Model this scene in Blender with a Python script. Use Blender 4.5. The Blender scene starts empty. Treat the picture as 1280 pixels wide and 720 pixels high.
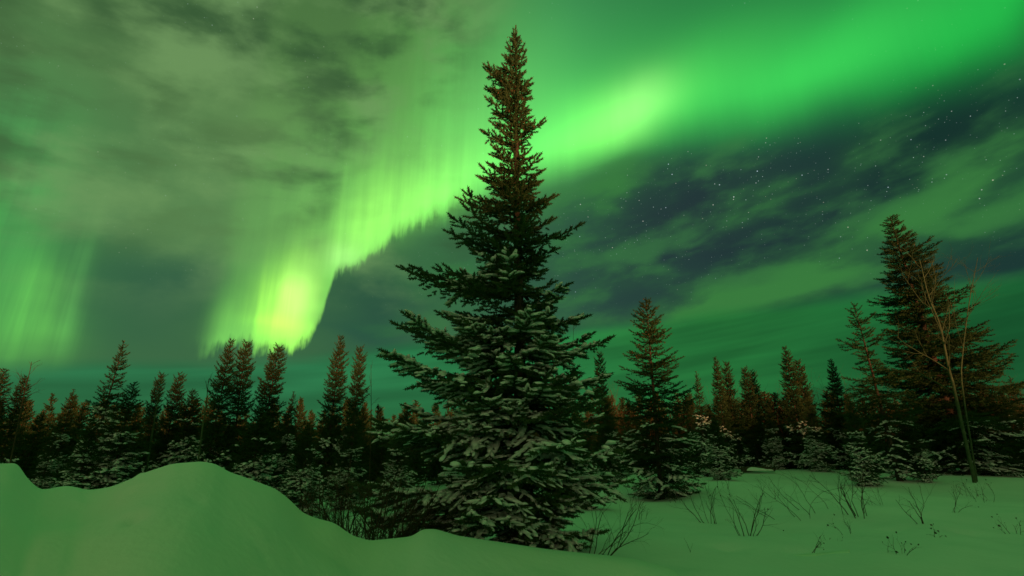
import bpy, math, random
import numpy as np

# ------------------------------------------------------------------ basics
scene = bpy.context.scene
COL = scene.collection
R = math.radians
PITCH = R(18.0)
CAM = np.array([0.0, 0.0, 1.7])
FPX = 640.0                                    # 18 mm on 36 mm, photo 1280 px wide


def ray(px, py):
    """direction through a point of the 1280x720 photograph"""
    u, v = (px - 640) / FPX, (360 - py) / FPX
    d = np.array([u, math.cos(PITCH) - v * math.sin(PITCH), math.sin(PITCH) + v * math.cos(PITCH)])
    return d


def azel(px, py):
    d = ray(px, py)
    d = d / np.linalg.norm(d)
    return math.degrees(math.atan2(d[0], d[1])), math.degrees(math.asin(d[2]))


# ------------------------------------------------------------------ camera
cam_data = bpy.data.cameras.new("camera")
cam_data.lens = 18.0
cam_data.sensor_width = 36.0
cam_data.clip_start = 0.05
cam_data.clip_end = 3000.0
cam = bpy.data.objects.new("camera", cam_data)
cam.location = CAM
cam.rotation_euler = (R(90) + PITCH, 0, 0)
COL.objects.link(cam)
scene.camera = cam

scene.view_settings.view_transform = 'Standard'
scene.view_settings.look = 'None'
scene.view_settings.exposure = 0.0
scene.view_settings.gamma = 1.0
scene.view_settings.use_curve_mapping = False
scene.cycles.max_bounces = 5
scene.cycles.diffuse_bounces = 3
scene.cycles.glossy_bounces = 2

# ------------------------------------------------------------------ sky
SUN_EL, SUN_AZ = 7.0, 162.0                    # low warm light behind the camera, a little to the right
SUN_STRENGTH = 4.8
world = bpy.data.worlds.new("World")
scene.world = world
world.use_nodes = True
world.cycles.sampling_method = 'MANUAL'
world.cycles.sample_map_resolution = 512
NT = world.node_tree
NT.nodes.clear()


def lin(c):
    return tuple((x / 12.92 if x <= 0.04045 else ((x + 0.055) / 1.055) ** 2.4) for x in (v / 255 for v in c))


def put(sock, v):
    if isinstance(v, bpy.types.NodeSocket):
        NT.links.new(v, sock)
    else:
        sock.default_value = v


def M(op, a, b=None, c=None, clamp=False):
    n = NT.nodes.new('ShaderNodeMath')
    n.operation = op
    n.use_clamp = clamp
    put(n.inputs[0], a)
    if b is not None:
        put(n.inputs[1], b)
    if c is not None:
        put(n.inputs[2], c)
    return n.outputs[0]


def V(op, a, b=None, c=None, scale=None):
    n = NT.nodes.new('ShaderNodeVectorMath')
    n.operation = op
    put(n.inputs[0], a)
    if b is not None:
        put(n.inputs[1], b)
    if c is not None:
        put(n.inputs[2], c)
    if scale is not None:
        put(n.inputs['Scale'], scale)
    return n.outputs['Value'] if op in ('DOT_PRODUCT', 'LENGTH') else n.outputs['Vector']


def comb(x, y, z):
    n = NT.nodes.new('ShaderNodeCombineXYZ')
    for k, v in enumerate((x, y, z)):
        put(n.inputs[k], v)
    return n.outputs[0]


def noise(vec, scale, detail=4.0, rough=0.5, dist=0.0, color=False):
    n = NT.nodes.new('ShaderNodeTexNoise')
    put(n.inputs['Vector'], vec)
    n.inputs['Scale'].default_value = scale
    n.inputs['Detail'].default_value = detail
    n.inputs['Roughness'].default_value = rough
    n.inputs['Distortion'].default_value = dist
    return n.outputs['Color'] if color else n.outputs['Fac']


def smooth(x, lo, hi):
    n = NT.nodes.new('ShaderNodeMapRange')
    n.interpolation_type = 'SMOOTHSTEP'
    put(n.inputs['Value'], x)
    n.inputs['From Min'].default_value = lo
    n.inputs['From Max'].default_value = hi
    n.inputs['To Min'].default_value = 0.0
    n.inputs['To Max'].default_value = 1.0
    return n.outputs['Result']


def curve(x, pts, lo, hi, interp='B_SPLINE'):
    """a function of x given as points with values in 0..1"""
    n = NT.nodes.new('ShaderNodeValToRGB')
    put(n.inputs[0], M('DIVIDE', M('SUBTRACT', x, lo), hi - lo))
    r = n.color_ramp
    r.interpolation = interp
    pts = sorted(pts)
    while len(r.elements) < len(pts):
        r.elements.new(1.0)
    for e, (px, v) in zip(r.elements, pts):
        e.position = min(1, max(0, (px - lo) / (hi - lo)))
        e.color = (v, v, v, 1) if not isinstance(v, tuple) else (*v, 1)
    return n.outputs[0]


def mix(acc, colr, fac):
    n = NT.nodes.new('ShaderNodeMix')
    n.data_type = 'RGBA'
    n.clamp_factor = True
    put(n.inputs[0], fac)
    put(n.inputs[6], acc)
    put(n.inputs[7], colr if isinstance(colr, bpy.types.NodeSocket) else (*colr, 1))
    return n.outputs[2]


def add(acc, colr, fac):
    return V('MULTIPLY_ADD', comb(fac, fac, fac), colr, acc)


tc = NT.nodes.new('ShaderNodeTexCoord')
D = V('NORMALIZE', tc.outputs['Generated'])
sep = NT.nodes.new('ShaderNodeSeparateXYZ')
NT.links.new(D, sep.inputs[0])
DX, DY, DZ = sep.outputs
A0 = M('MULTIPLY', M('ARCTAN2', DX, DY), 57.29578)          # azimuth in degrees, 0 = ahead
E0 = M('MULTIPLY', M('ARCSINE', DZ), 57.29578)              # elevation in degrees
zz = M('ADD', M('MAXIMUM', DZ, 0.0), 0.22)
PL = comb(M('DIVIDE', DX, zz), M('DIVIDE', DY, zz), 0.0)    # a flat cloud deck seen from below
puff = comb(M('MULTIPLY', A0, 0.07), M('MULTIPLY', M('ADD', E0, M('MULTIPLY', A0, -0.12)), 0.13), 4.0)
cloud_a = noise(puff, 1.0, 6.0, 0.54, 0.15)
cloud_b = noise(V('ADD', V('MULTIPLY', puff, (1.0, 1.35, 1)), (7.3, 2.1, 0.0)), 1.5, 5.0, 0.50, 0.12)
wv = noise(V('ADD', PL, (3.0, 9.0, 0.0)), 1.3, 3.0, 0.5, 0.0, color=True)
wsep = NT.nodes.new('ShaderNodeSeparateXYZ')
NT.links.new(V('SUBTRACT', wv, (0.5, 0.5, 0.5)), wsep.inputs[0])
AW = M('ADD', A0, M('MULTIPLY', wsep.outputs[0], 14.0))
EW = M('ADD', E0, M('MULTIPLY', wsep.outputs[1], 11.0))
CH0 = comb(A0, E0, 0.0)
CHW = comb(AW, EW, 0.0)


def blob(px, py, rx, ry, ang=0.0, chart=None, pw=1.0):
    """soft ellipse on the sky, centred where the photograph has it; radii in degrees"""
    a, e = azel(px, py)
    n = NT.nodes.new('ShaderNodeMapping')
    n.vector_type = 'TEXTURE'
    put(n.inputs['Vector'], CHW if chart is None else chart)
    n.inputs['Location'].default_value = (a, e, 0)
    n.inputs['Rotation'].default_value = (0, 0, R(ang))
    n.inputs['Scale'].default_value = (rx, ry, 1)
    q = V('DOT_PRODUCT', n.outputs[0], n.outputs[0])
    if pw != 1.0:
        q = M('POWER', q, pw)
    return M('POWER', 0.36788, q)


# -- base: night sky, teal near the horizon, slate on the right, olive high on the left
sky = curve(A0, [(-60, lin((62, 112, 66))), (-30, lin((60, 104, 66))), (-8, lin((52, 98, 64))),
                 (8, lin((40, 70, 64))), (16, lin((34, 53, 57))), (28, lin((31, 51, 54))), (48, lin((26, 56, 50)))], -60, 60)
sky = mix(sky, lin((70, 106, 62)), M('MULTIPLY', smooth(E0, 22, 40), M('SUBTRACT', 1.0, smooth(A0, -12, 10))))

# -- behind and above the photograph: dim green, with a warm glow added low behind the camera to light the bank
behind = smooth(M('ABSOLUTE', A0), 62, 120)
sky = mix(sky, lin((34, 112, 42)), behind)
sky = mix(sky, lin((20, 124, 40)), smooth(E0, 48, 66))
sky = mix(sky, (1.08, 0.90, 0.46), M('MULTIPLY', smooth(M('ABSOLUTE', A0), 105, 160), M('MULTIPLY', M('SUBTRACT', 1.0, smooth(E0, 9, 30)), 0.9)))

# -- the aurora arc: lower rim as a height over azimuth, light dying away upwards
rays = noise(comb(A0, M('MULTIPLY', E0, 0.05), 2.0), 0.45, 4.0, 0.62)
rays = M('ADD', M('MULTIPLY', M('SUBTRACT', rays, 0.5), M('SUBTRACT', 1.0, M('MULTIPLY', smooth(A0, -10, 8), 0.82))), 0.5)
edge_px = [(1280, 92), (1150, 128), (1020, 158), (900, 182), (800, 196), (700, 214), (620, 240), (560, 262), (530, 277),
           (503, 294), (480, 312), (456, 323), (440, 337), (414, 346), (410, 372), (400, 396), (389, 424), (370, 436), (330, 438), (290, 440), (250, 442)]
edge_pts = [azel(x, y) for x, y in edge_px] + [(60, 46)]
rim = M('MULTIPLY', curve(A0, [(a, e / 60) for a, e in edge_pts], -60, 60, 'LINEAR'), 60)
T = M('ADD', M('SUBTRACT', E0, rim), M('MULTIPLY', wsep.outputs[2], 3.5))
T = M('ADD', T, M('MULTIPLY', M('SUBTRACT', rays, 0.5), 3.0))
T = M('ADD', T, M('MULTIPLY', M('SUBTRACT', noise(comb(A0, M('MULTIPLY', E0, 0.25), 6.0), 1.1, 3.0, 0.6), 0.5), M('MULTIPLY', 3.2, M('SUBTRACT', 1.0, smooth(A0, -12, 4)))))
soft = curve(A0, [(azel(x, 300)[0], v) for x, v in
                  ((300, 0.10), (400, 0.12), (470, 0.17), (560, 0.26), (700, 0.42), (850, 0.50), (1280, 0.62))], -60, 60)
rise = smooth(M('DIVIDE', T, M('MULTIPLY', soft, 13.0)), -0.35, 0.85)
fall = M('POWER', 0.36788, M('DIVIDE', M('MAXIMUM', M('SUBTRACT', T, M('MULTIPLY', soft, 8.0)), 0.0), 11.5))
gain = curve(A0, [(azel(x, 200)[0], v) for x, v in
                  ((180, 0.0), (278, 0.0), (296, 0.02), (314, 0.66), (345, 0.76), (420, 0.70), (520, 0.72), (640, 0.70), (760, 0.72), (900, 0.66),
                   (1050, 0.62), (1280, 0.5), (1600, 0.25))], -60, 60)
arc = M('MULTIPLY', M('MULTIPLY', rise, fall), M('MULTIPLY', gain, M('ADD', 0.975, M('MULTIPLY', M('SUBTRACT', rays, 0.5), M('MULTIPLY', 0.8, M('POWER', 0.36788, M('DIVIDE', M('MAXIMUM', T, 0.0), 7.0)))))))
arc_col = curve(A0, [(-40, (0.26, 0.82, 0.10)), (-15, (0.23, 0.80, 0.10)), (-2, (0.13, 0.80, 0.12)), (12, (0.08, 0.80, 0.10)),
                     (26, (0.04, 0.72, 0.075)), (45, (0.02, 0.50, 0.06))], -60, 60)
sky = add(sky, arc_col, M('MULTIPLY', arc, 0.95))

# -- brighter folds of the arc and the two hanging curtains
cut = smooth(T, -0.5, 0.7)
CHR = comb(M('ADD', A0, M('MULTIPLY', M('SUBTRACT', rays, 0.5), 3.0)), EW, 0.0)
for px, py, rx, ry, ang, col_, k in [
    (800, 136, 4.4, 2.6, 12, (0.30, 0.30, 0.16), 0.6),
    (740, 165, 5.0, 2.4, 20, (0.14, 0.40, 0.05), 0.5),
    (785, 150, 6.5, 3.0, 14, (0.10, 0.45, 0.03), 0.6),
    (860, 120, 11, 3.6, 16, (0.05, 0.48, 0.05), 0.5),
    (700, 185, 9, 4.0, 18, (0.12, 0.62, 0.07), 0.65),
    (1020, 82, 13, 3.4, 16, (0.03, 0.55, 0.05), 0.55),
    (1230, 25, 12, 4.5, 20, (0.0, 0.40, 0.02), 0.75),
    (545, 245, 7, 2.8, 32, (0.20, 0.60, 0.06), 0.70),
    (465, 278, 7.5, 3.6, 42, (0.22, 0.55, 0.05), 0.65),
    (610, 175, 11, 7, 30, (0.08, 0.40, 0.07), 0.45),
    (620, 90, 12, 8, 20, (0.02, 0.16, 0.04), 0.4),
    (430, 322, 2.2, 1.8, 20, (0.30, 0.52, 0.18), 0.60),
    (360, 390, 3.1, 5.2, 0, (0.31, 0.70, 0.03), 1.05),
    (372, 382, 1.7, 3.6, 0, (0.40, 0.50, 0.18), 0.8),
    (350, 424, 2.3, 1.5, 0, (0.22, 0.50, 0.0), 0.7),
    (395, 250, 9, 7, 40, (0.10, 0.26, 0.05), 0.45),
]:
    g_ = M('MULTIPLY', M('MULTIPLY', blob(px, py, rx, ry, ang, CHR), k), M('ADD', 0.45, rays))
    sky = add(sky, col_, M('MULTIPLY', g_, cut) if px < 500 else g_)
for px, py, rx, ry, col_, k in [
    (10, 305, 5.0, 9, (0.05, 0.30, 0.03), 0.55),
    (62, 385, 2.4, 4.5, (0.10, 0.40, 0.04), 0.8),
    (97, 345, 0.9, 5.0, (0.08, 0.30, 0.05), 0.8),
    (0, 240, 5, 8, (0.0, 0.22, 0.05), 0.4),
]:
    sky = add(sky, col_, M('MULTIPLY', M('MULTIPLY', blob(px, py, rx, ry, 0, CHR), k), M('ADD', 0.2, M('MULTIPLY', rays, 1.5))))

# -- dark openings between the clouds
for px, py, rx, ry, ang, col_, k in [
    (215, 350, 7.0, 6.5, 0, lin((50, 92, 68)), 0.80),
    (140, 350, 4.0, 6.0, 0, lin((52, 100, 66)), 0.6),
    (470, 385, 4.6, 3.4, 0, lin((40, 78, 62)), 0.9),
    (445, 415, 3.2, 2.2, 0, lin((38, 80, 64)), 0.8),
    (870, 268, 11, 6.5, 10, lin((35, 51, 55)), 0.95),
    (820, 345, 7, 3.0, 8, lin((36, 56, 60)), 0.6),
    (1010, 250, 12, 6, 18, lin((31, 48, 54)), 0.95),
    (1200, 165, 14, 5.0, 14, lin((20, 46, 42)), 0.9),
    (1250, 280, 10, 2.6, 12, lin((24, 58, 48)), 0.6),
]:
    sky = mix(sky, col_, M('MULTIPLY', blob(px, py, rx, ry, ang), k))

# -- clouds: a high broken deck on the left, thin wisps on the right, a smooth sheet low down
left = M('SUBTRACT', 1.0, smooth(A0, -14, 6))
high = smooth(E0, 10, 24)
den = M('MULTIPLY', M('MULTIPLY', M('MULTIPLY', smooth(cloud_a, 0.42, 0.66), left), high), M('SUBTRACT', 1.0, M('MULTIPLY', smooth(arc, 0.10, 0.4), 0.8)))
sky = mix(sky, lin((112, 152, 94)), M('MULTIPLY', den, 0.8))
dk = M('MULTIPLY', M('MULTIPLY', M('MULTIPLY', M('SUBTRACT', 1.0, smooth(cloud_b, 0.32, 0.58)), left), M('SUBTRACT', 1.0, M('MULTIPLY', smooth(arc, 0.08, 0.35), 0.85))), smooth(E0, 14, 26))
sky = mix(sky, lin((50, 84, 50)), M('MULTIPLY', dk, 0.9))
for px, py, rx, ry, ang, k in [(330, 165, 9, 5, 10, 0.5), (230, 250, 12, 3.5, -4, 0.45), (90, 90, 12, 5, 0, 0.25)]:
    sky = mix(sky, lin((108, 152, 88)), M('MULTIPLY', blob(px, py, rx, ry, ang), k))
right = smooth(A0, 0, 8)
mid = M('MULTIPLY', smooth(E0, 9, 13), M('SUBTRACT', 1.0, smooth(E0, 30, 40)))
wis = M('MULTIPLY', M('MULTIPLY', M('MULTIPLY', smooth(cloud_b, 0.44, 0.70), right), mid), M('MULTIPLY', 0.75, M('SUBTRACT', 1.0, smooth(arc, 0.04, 0.3))))
sky = mix(sky, lin((60, 124, 66)), M('MULTIPLY', wis, 0.75))
for px, py, rx, ry, ang, k in [(925, 255, 4.5, 2.4, 22, 0.5), (750, 250, 6, 3, 10, 0.55), (770, 350, 8, 1.8, 3, 0.5),
                               (1130, 262, 14, 1.8, 15, 0.55), (760, 235, 4, 2.2, 30, 0.5), (700, 300, 5, 3, 0, 0.4), (1040, 215, 5, 1.5, 25, 0.35), (930, 368, 18, 1.9, 8, 1.0), (1150, 270, 14, 1.4, 17, 0.6), (1050, 320, 12, 1.6, 14, 0.5), (560, 350, 6, 3.0, 12, 0.5), (500, 400, 5, 1.2, 5, 0.5), (1200, 300, 9, 2.4, 16, 0.4)]:
    sky = mix(sky, lin((56, 122, 60)), M('MULTIPLY', M('MULTIPLY', blob(px, py, rx, ry, ang), M('ADD', 0.35, smooth(cloud_b, 0.36, 0.62))), k * 0.95))
lid_px = [(0, 462), (200, 452), (400, 442), (600, 425), (740, 405), (860, 392), (1000, 372), (1150, 350), (1280, 335)]
lid = M('MULTIPLY', curve(A0, [(azel(x, y)[0], azel(x, y)[1] / 60) for x, y in lid_px], -60, 60), 60)
low = M('SUBTRACT', 1.0, smooth(M('ADD', M('SUBTRACT', E0, lid), M('MULTIPLY', wsep.outputs[0], 3.0)), -1.2, 0.7))
low_col = curve(A0, [(-60, lin((44, 112, 72))), (-25, lin((38, 114, 72))), (-5, lin((38, 118, 66))), (10, lin((36, 118, 54))),
                     (28, lin((32, 108, 48))), (45, lin((20, 88, 44)))], -60, 60)
strk = noise(comb(M('MULTIPLY', A0, 0.035), M('SUBTRACT', M('MULTIPLY', E0, 0.42), M('MULTIPLY', A0, 0.05)), 1.0), 1.0, 3.0, 0.5)
low_col = V('MULTIPLY', low_col, comb(*[M('ADD', 0.72, M('MULTIPLY', smooth(strk, 0.3, 0.7), 0.62))] * 3))
low_col = mix(low_col, lin((26, 84, 46)), M('MULTIPLY', M('SUBTRACT', 1.0, smooth(E0, 0, 11)), 0.7))
sky = mix(sky, low_col, M('MULTIPLY', M('MULTIPLY', low, 0.88), M('SUBTRACT', 1.0, behind)))
sky = add(sky, (0.12, 0.40, 0.02), M('MULTIPLY', M('MULTIPLY', blob(350, 428, 2.6, 1.3, 0, CHR), 0.8), cut))

# -- stars
vor = NT.nodes.new('ShaderNodeTexVoronoi')
vor.feature = 'F1'
put(vor.inputs['Vector'], D)
vor.inputs['Scale'].default_value = 130.0
vs = NT.nodes.new('ShaderNodeSeparateXYZ')
NT.links.new(vor.outputs['Color'], vs.inputs[0])
mag = M('POWER', vs.outputs[0], 8.0)
lit = smooth(M('SUBTRACT', M('ADD', 0.125, M('MULTIPLY', mag, 0.05)), vor.outputs['Distance']), 0.0, 0.10)
clump = smooth(noise(D, 5.0, 2.0), 0.40, 0.60)
lum = V('DOT_PRODUCT', sky, (0.25, 0.7, 0.05))
clear = M('SUBTRACT', 1.0, M('MULTIPLY', smooth(lum, 0.04, 0.16), 0.85))
lit = M('MULTIPLY', M('MULTIPLY', lit, M('ADD', 0.11, M('MULTIPLY', mag, 0.95))), M('MULTIPLY', clear, M('ADD', 0.15, clump)))
vo2 = NT.nodes.new('ShaderNodeTexVoronoi')
put(vo2.inputs['Vector'], V('ADD', D, (3.1, 1.7, 0.4)))
vo2.inputs['Scale'].default_value = 190.0
vs2 = NT.nodes.new('ShaderNodeSeparateXYZ')
NT.links.new(vo2.outputs['Color'], vs2.inputs[0])
faint = M('MULTIPLY', smooth(M('SUBTRACT', 0.17, vo2.outputs['Distance']), 0.0, 0.12), M('POWER', vs2.outputs[0], 7.0))
faint = M('MULTIPLY', M('MULTIPLY', faint, clear), M('ADD', 0.5, M('MULTIPLY', clump, 0.5)))
tint = NT.nodes.new('ShaderNodeMix')
tint.data_type = 'RGBA'
put(tint.inputs[0], vs.outputs[1])
tint.inputs[6].default_value = (0.65, 0.85, 1.0, 1)
tint.inputs[7].default_value = (1.0, 0.92, 0.72, 1)
sky = add(sky, tint.outputs[2], M('MULTIPLY', M('MULTIPLY', lit, smooth(E0, 14, 20)), 0.62))
sky = add(sky, (0.7, 0.9, 0.85), M('MULTIPLY', M('MULTIPLY', faint, smooth(E0, 14, 20)), 0.55))
sky = V('MAXIMUM', sky, (0.0, 0.0, 0.0))

bg = NT.nodes.new('ShaderNodeBackground')
put(bg.inputs['Color'], sky)
bg.inputs['Strength'].default_value = 1.0
nish = NT.nodes.new('ShaderNodeTexSky')
nish.sky_type = 'NISHITA'
nish.sun_disc = False
nish.sun_elevation = R(SUN_EL)
nish.sun_rotation = R(SUN_AZ)
bg2 = NT.nodes.new('ShaderNodeBackground')
NT.links.new(nish.outputs[0], bg2.inputs['Color'])
bg2.inputs['Strength'].default_value = 0.0006          # a trace of twilight: this is night
ads = NT.nodes.new('ShaderNodeAddShader')
NT.links.new(bg.outputs[0], ads.inputs[0])
NT.links.new(bg2.outputs[0], ads.inputs[1])
wo = NT.nodes.new('ShaderNodeOutputWorld')
NT.links.new(ads.outputs[0], wo.inputs['Surface'])

sun_d = bpy.data.lights.new("sun", 'SUN')
sun_d.energy = SUN_STRENGTH
sun_d.angle = R(0.6)
sun_d.color = (1.0, 0.40, 0.17)
sun = bpy.data.objects.new("sun", sun_d)
sun.rotation_euler = (R(90 - SUN_EL), 0, R(180 - SUN_AZ))
sun.location = (3, -6, 8)
COL.objects.link(sun)


# ------------------------------------------------------------------ materials
def material(name):
    m = bpy.data.materials.new(name)
    m.use_nodes = True
    nt = m.node_tree
    b = nt.nodes['Principled BSDF']
    return m, nt, b


def ramp_material(name, cols, scale, rough=0.8, spec=0.2, detail=3.0, coord='Object', bump=0.0, bump_scale=60.0):
    """albedo varied by a noise between a few colours"""
    m, nt, b = material(name)
    t = nt.nodes.new('ShaderNodeTexCoord')
    n = nt.nodes.new('ShaderNodeTexNoise')
    n.inputs['Scale'].default_value = scale
    n.inputs['Detail'].default_value = detail
    nt.links.new(t.outputs[coord], n.inputs['Vector'])
    r = nt.nodes.new('ShaderNodeValToRGB')
    nt.links.new(n.outputs['Fac'], r.inputs[0])
    while len(r.color_ramp.elements) < len(cols):
        r.color_ramp.elements.new(1.0)
    for k, (e, c) in enumerate(zip(r.color_ramp.elements, cols)):
        e.position = 0.3 + 0.4 * k / max(1, len(cols) - 1)
        e.color = (*c, 1)
    nt.links.new(r.outputs[0], b.inputs['Base Color'])
    b.inputs['Roughness'].default_value = rough
    b.inputs['Specular IOR Level'].default_value = spec
    if bump:
        n2 = nt.nodes.new('ShaderNodeTexNoise')
        n2.inputs['Scale'].default_value = bump_scale
        n2.inputs['Detail'].default_value = 5.0
        nt.links.new(t.outputs[coord], n2.inputs['Vector'])
        bp = nt.nodes.new('ShaderNodeBump')
        bp.inputs['Strength'].default_value = bump
        bp.inputs['Distance'].default_value = 0.02
        nt.links.new(n2.outputs['Fac'], bp.inputs['Height'])
        nt.links.new(bp.outputs[0], b.inputs['Normal'])
    return m


MAT_NEEDLE = ramp_material('spruce_needles', [(0.030, 0.056, 0.020), (0.050, 0.088, 0.032), (0.072, 0.116, 0.042)], 2.2, 0.65, 0.25)
MAT_NEEDLE_FAR = ramp_material('dark_spruce_needles', [(0.020, 0.042, 0.015), (0.038, 0.070, 0.025)], 1.3, 0.8, 0.1)
MAT_CONE = ramp_material('spruce_cones', [(0.14, 0.062, 0.030), (0.25, 0.115, 0.058)], 9.0, 0.7, 0.2)
MAT_BARK = ramp_material('spruce_bark', [(0.035, 0.026, 0.020), (0.085, 0.065, 0.050)], 14.0, 0.9, 0.1, bump=0.6, bump_scale=40)
MAT_ASPEN = ramp_material('pale_aspen_bark', [(0.042, 0.060, 0.032), (0.085, 0.108, 0.062)], 6.0, 0.8, 0.15)
MAT_TWIG = ramp_material('willow_twigs', [(0.040, 0.028, 0.020), (0.085, 0.055, 0.036)], 8.0, 0.8, 0.15)
MAT_RED = ramp_material('reddish_twigs', [(0.07, 0.036, 0.022), (0.13, 0.065, 0.038)], 3.0, 0.8, 0.1)
MAT_LEAF = ramp_material('withered_leaves', [(0.030, 0.030, 0.014), (0.060, 0.050, 0.024)], 9.0, 0.8, 0.1)
MAT_BOUGH_SNOW = ramp_material('bough_snow', [(0.72, 0.75, 0.76), (0.82, 0.83, 0.84)], 5.0, 0.7, 0.2)
MAT_BANK = ramp_material('ploughed_snow_painted_warm', [(0.86, 0.87, 0.86), (0.92, 0.85, 0.77)], 0.55, 0.75, 0.2, bump=0.5, bump_scale=11.0)  # patchy tan put into the albedo, standing in for warm light on the bank
MAT_SNOW = ramp_material('packed_snow', [(0.74, 0.76, 0.77), (0.82, 0.83, 0.84)], 0.7, 0.75, 0.2, bump=0.6, bump_scale=7.0)


# ------------------------------------------------------------------ mesh helpers
class MB:
    """collects triangles for ONE mesh object"""

    def __init__(self):
        self.v, self.f, self.m, self.n = [], [], [], 0

    def add(self, verts, faces, mat=0):
        verts = np.asarray(verts, float)
        faces = np.asarray(faces, int)
        self.v.append(verts)
        self.f.append(faces + self.n)
        self.m.append(np.full(len(faces), mat))
        self.n += len(verts)

    def tube(self, pts, rad, sides=5, mat=0):
        pts = np.asarray(pts, float)
        rad = np.asarray(rad, float)
        tan = np.gradient(pts, axis=0)
        tan /= np.linalg.norm(tan, axis=1)[:, None] + 1e-9
        ref = np.array([0.31, 0.17, 0.93]) if abs(tan[0][2]) < 0.8 else np.array([1.0, 0.13, 0.0])
        s = np.cross(tan, ref)
        s /= np.linalg.norm(s, axis=1)[:, None] + 1e-9
        t = np.cross(tan, s)
        a = np.arange(sides) * 2 * np.pi / sides
        ring = (pts[:, None, :] + rad[:, None, None] * (np.cos(a)[None, :, None] * s[:, None, :] + np.sin(a)[None, :, None] * t[:, None, :]))
        n = len(pts)
        vs = np.vstack([ring.reshape(-1, 3), pts[-1:] + tan[-1:] * rad[-1]])
        i = np.arange(n - 1)[:, None] * sides + np.arange(sides)[None, :]
        j = np.arange(n - 1)[:, None] * sides + (np.arange(sides)[None, :] + 1) % sides
        fs = np.concatenate([np.stack([i, j, j + sides], -1).reshape(-1, 3), np.stack([i, j + sides, i + sides], -1).reshape(-1, 3)])
        k = np.arange(sides) + (n - 1) * sides
        cap = np.stack([k, np.roll(k, -1), np.full(sides, n * sides)], -1)
        self.add(vs, np.vstack([fs, cap]), mat)

    def scatter(self, tv, tf, pos, ax, up, scale, mat=0):
        """copies of a template (local +X along ax, +Z near up)"""
        pos, ax, up = np.asarray(pos, float), np.asarray(ax, float), np.asarray(up, float)
        if len(pos) == 0:
            return
        scale = np.asarray(scale, float)
        if scale.ndim == 1:
            scale = np.repeat(scale[:, None], 3, 1)
        ax = ax / (np.linalg.norm(ax, axis=1)[:, None] + 1e-9)
        sd = np.cross(up, ax)
        sd /= np.linalg.norm(sd, axis=1)[:, None] + 1e-9
        u2 = np.cross(ax, sd)
        B = np.stack([ax * scale[:, 0:1], sd * scale[:, 1:2], u2 * scale[:, 2:3]], 1)     # n,3,3
        vs = np.einsum('kc,ncd->nkd', tv, B) + pos[:, None, :]
        n, k = len(pos), len(tv)
        fs = tf[None, :, :] + (np.arange(n) * k)[:, None, None]
        self.add(vs.reshape(-1, 3), fs.reshape(-1, 3), mat)

    def mesh(self, name, mats, smooth_shade=False):
        me = bpy.data.meshes.new(name)
        v, f, mi = np.vstack(self.v), np.vstack(self.f), np.concatenate(self.m)
        me.vertices.add(len(v))
        me.vertices.foreach_set('co', v.astype(np.float32).ravel())
        me.loops.add(f.size)
        me.loops.foreach_set('vertex_index', f.astype(np.int32).ravel())
        me.polygons.add(len(f))
        me.polygons.foreach_set('loop_start', (np.arange(len(f)) * 3).astype(np.int32))
        me.polygons.foreach_set('material_index', mi.astype(np.int32))
        if smooth_shade:
            me.polygons.foreach_set('use_smooth', np.ones(len(f), bool))
        for m in mats:
            me.materials.append(m)
        me.update(calc_edges=True)
        me.validate()
        return me


def link(name, data, parent=None, loc=None):
    o = bpy.data.objects.new(name, data)
    COL.objects.link(o)
    if parent is not None:
        o.parent = parent
    if loc is not None:
        o.location = loc
    return o


def tag(o, label, cat, group=None, kind=None):
    o['label'] = label
    o['category'] = cat
    if group:
        o['group'] = group
    if kind:
        o['kind'] = kind
    return o


# shoot: a woody tip with needles that stand off it like a bottle brush (unit length along +X)
def shoot_template(rings, per, seed, blade=0.36, width=0.085):
    rg = np.random.default_rng(seed)
    vs, fs = [], []
    for i in range(rings):
        x0 = 0.02 + 0.86 * i / rings
        for k in range(per):
            th = 2 * np.pi * (k + 0.5 * (i % 2)) / per + rg.uniform(-0.3, 0.3)
            ln = blade * rg.uniform(0.75, 1.15) * (1.0 - 0.25 * i / rings)
            d = np.array([math.cos(0.85), math.sin(0.85) * math.cos(th), math.sin(0.85) * math.sin(th)])
            b = np.array([x0, 0, 0])
            w = np.array([1.0, 0, 0]) * width + np.array([0, -math.sin(th), math.cos(th)]) * width * 0.4
            n = len(vs)
            vs += [b - w, b + w, b + d * ln]
            fs.append([n, n + 1, n + 2])
    n = len(vs)
    vs += [[0.75, -0.06, 0], [0.75, 0.06, 0], [1.12, 0, 0], [0.75, 0, 0.06], [0.75, 0, -0.06]]
    fs += [[n, n + 1, n + 2], [n + 3, n + 4, n + 2]]
    return np.array(vs), np.array(fs)


SHOOT_FINE = shoot_template(5, 4, 1, 0.34, 0.10)
SHOOT_MID = shoot_template(3, 3, 2, 0.42, 0.12)
SHOOT_FAR = shoot_template(2, 3, 3, 0.50, 0.20)


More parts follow.
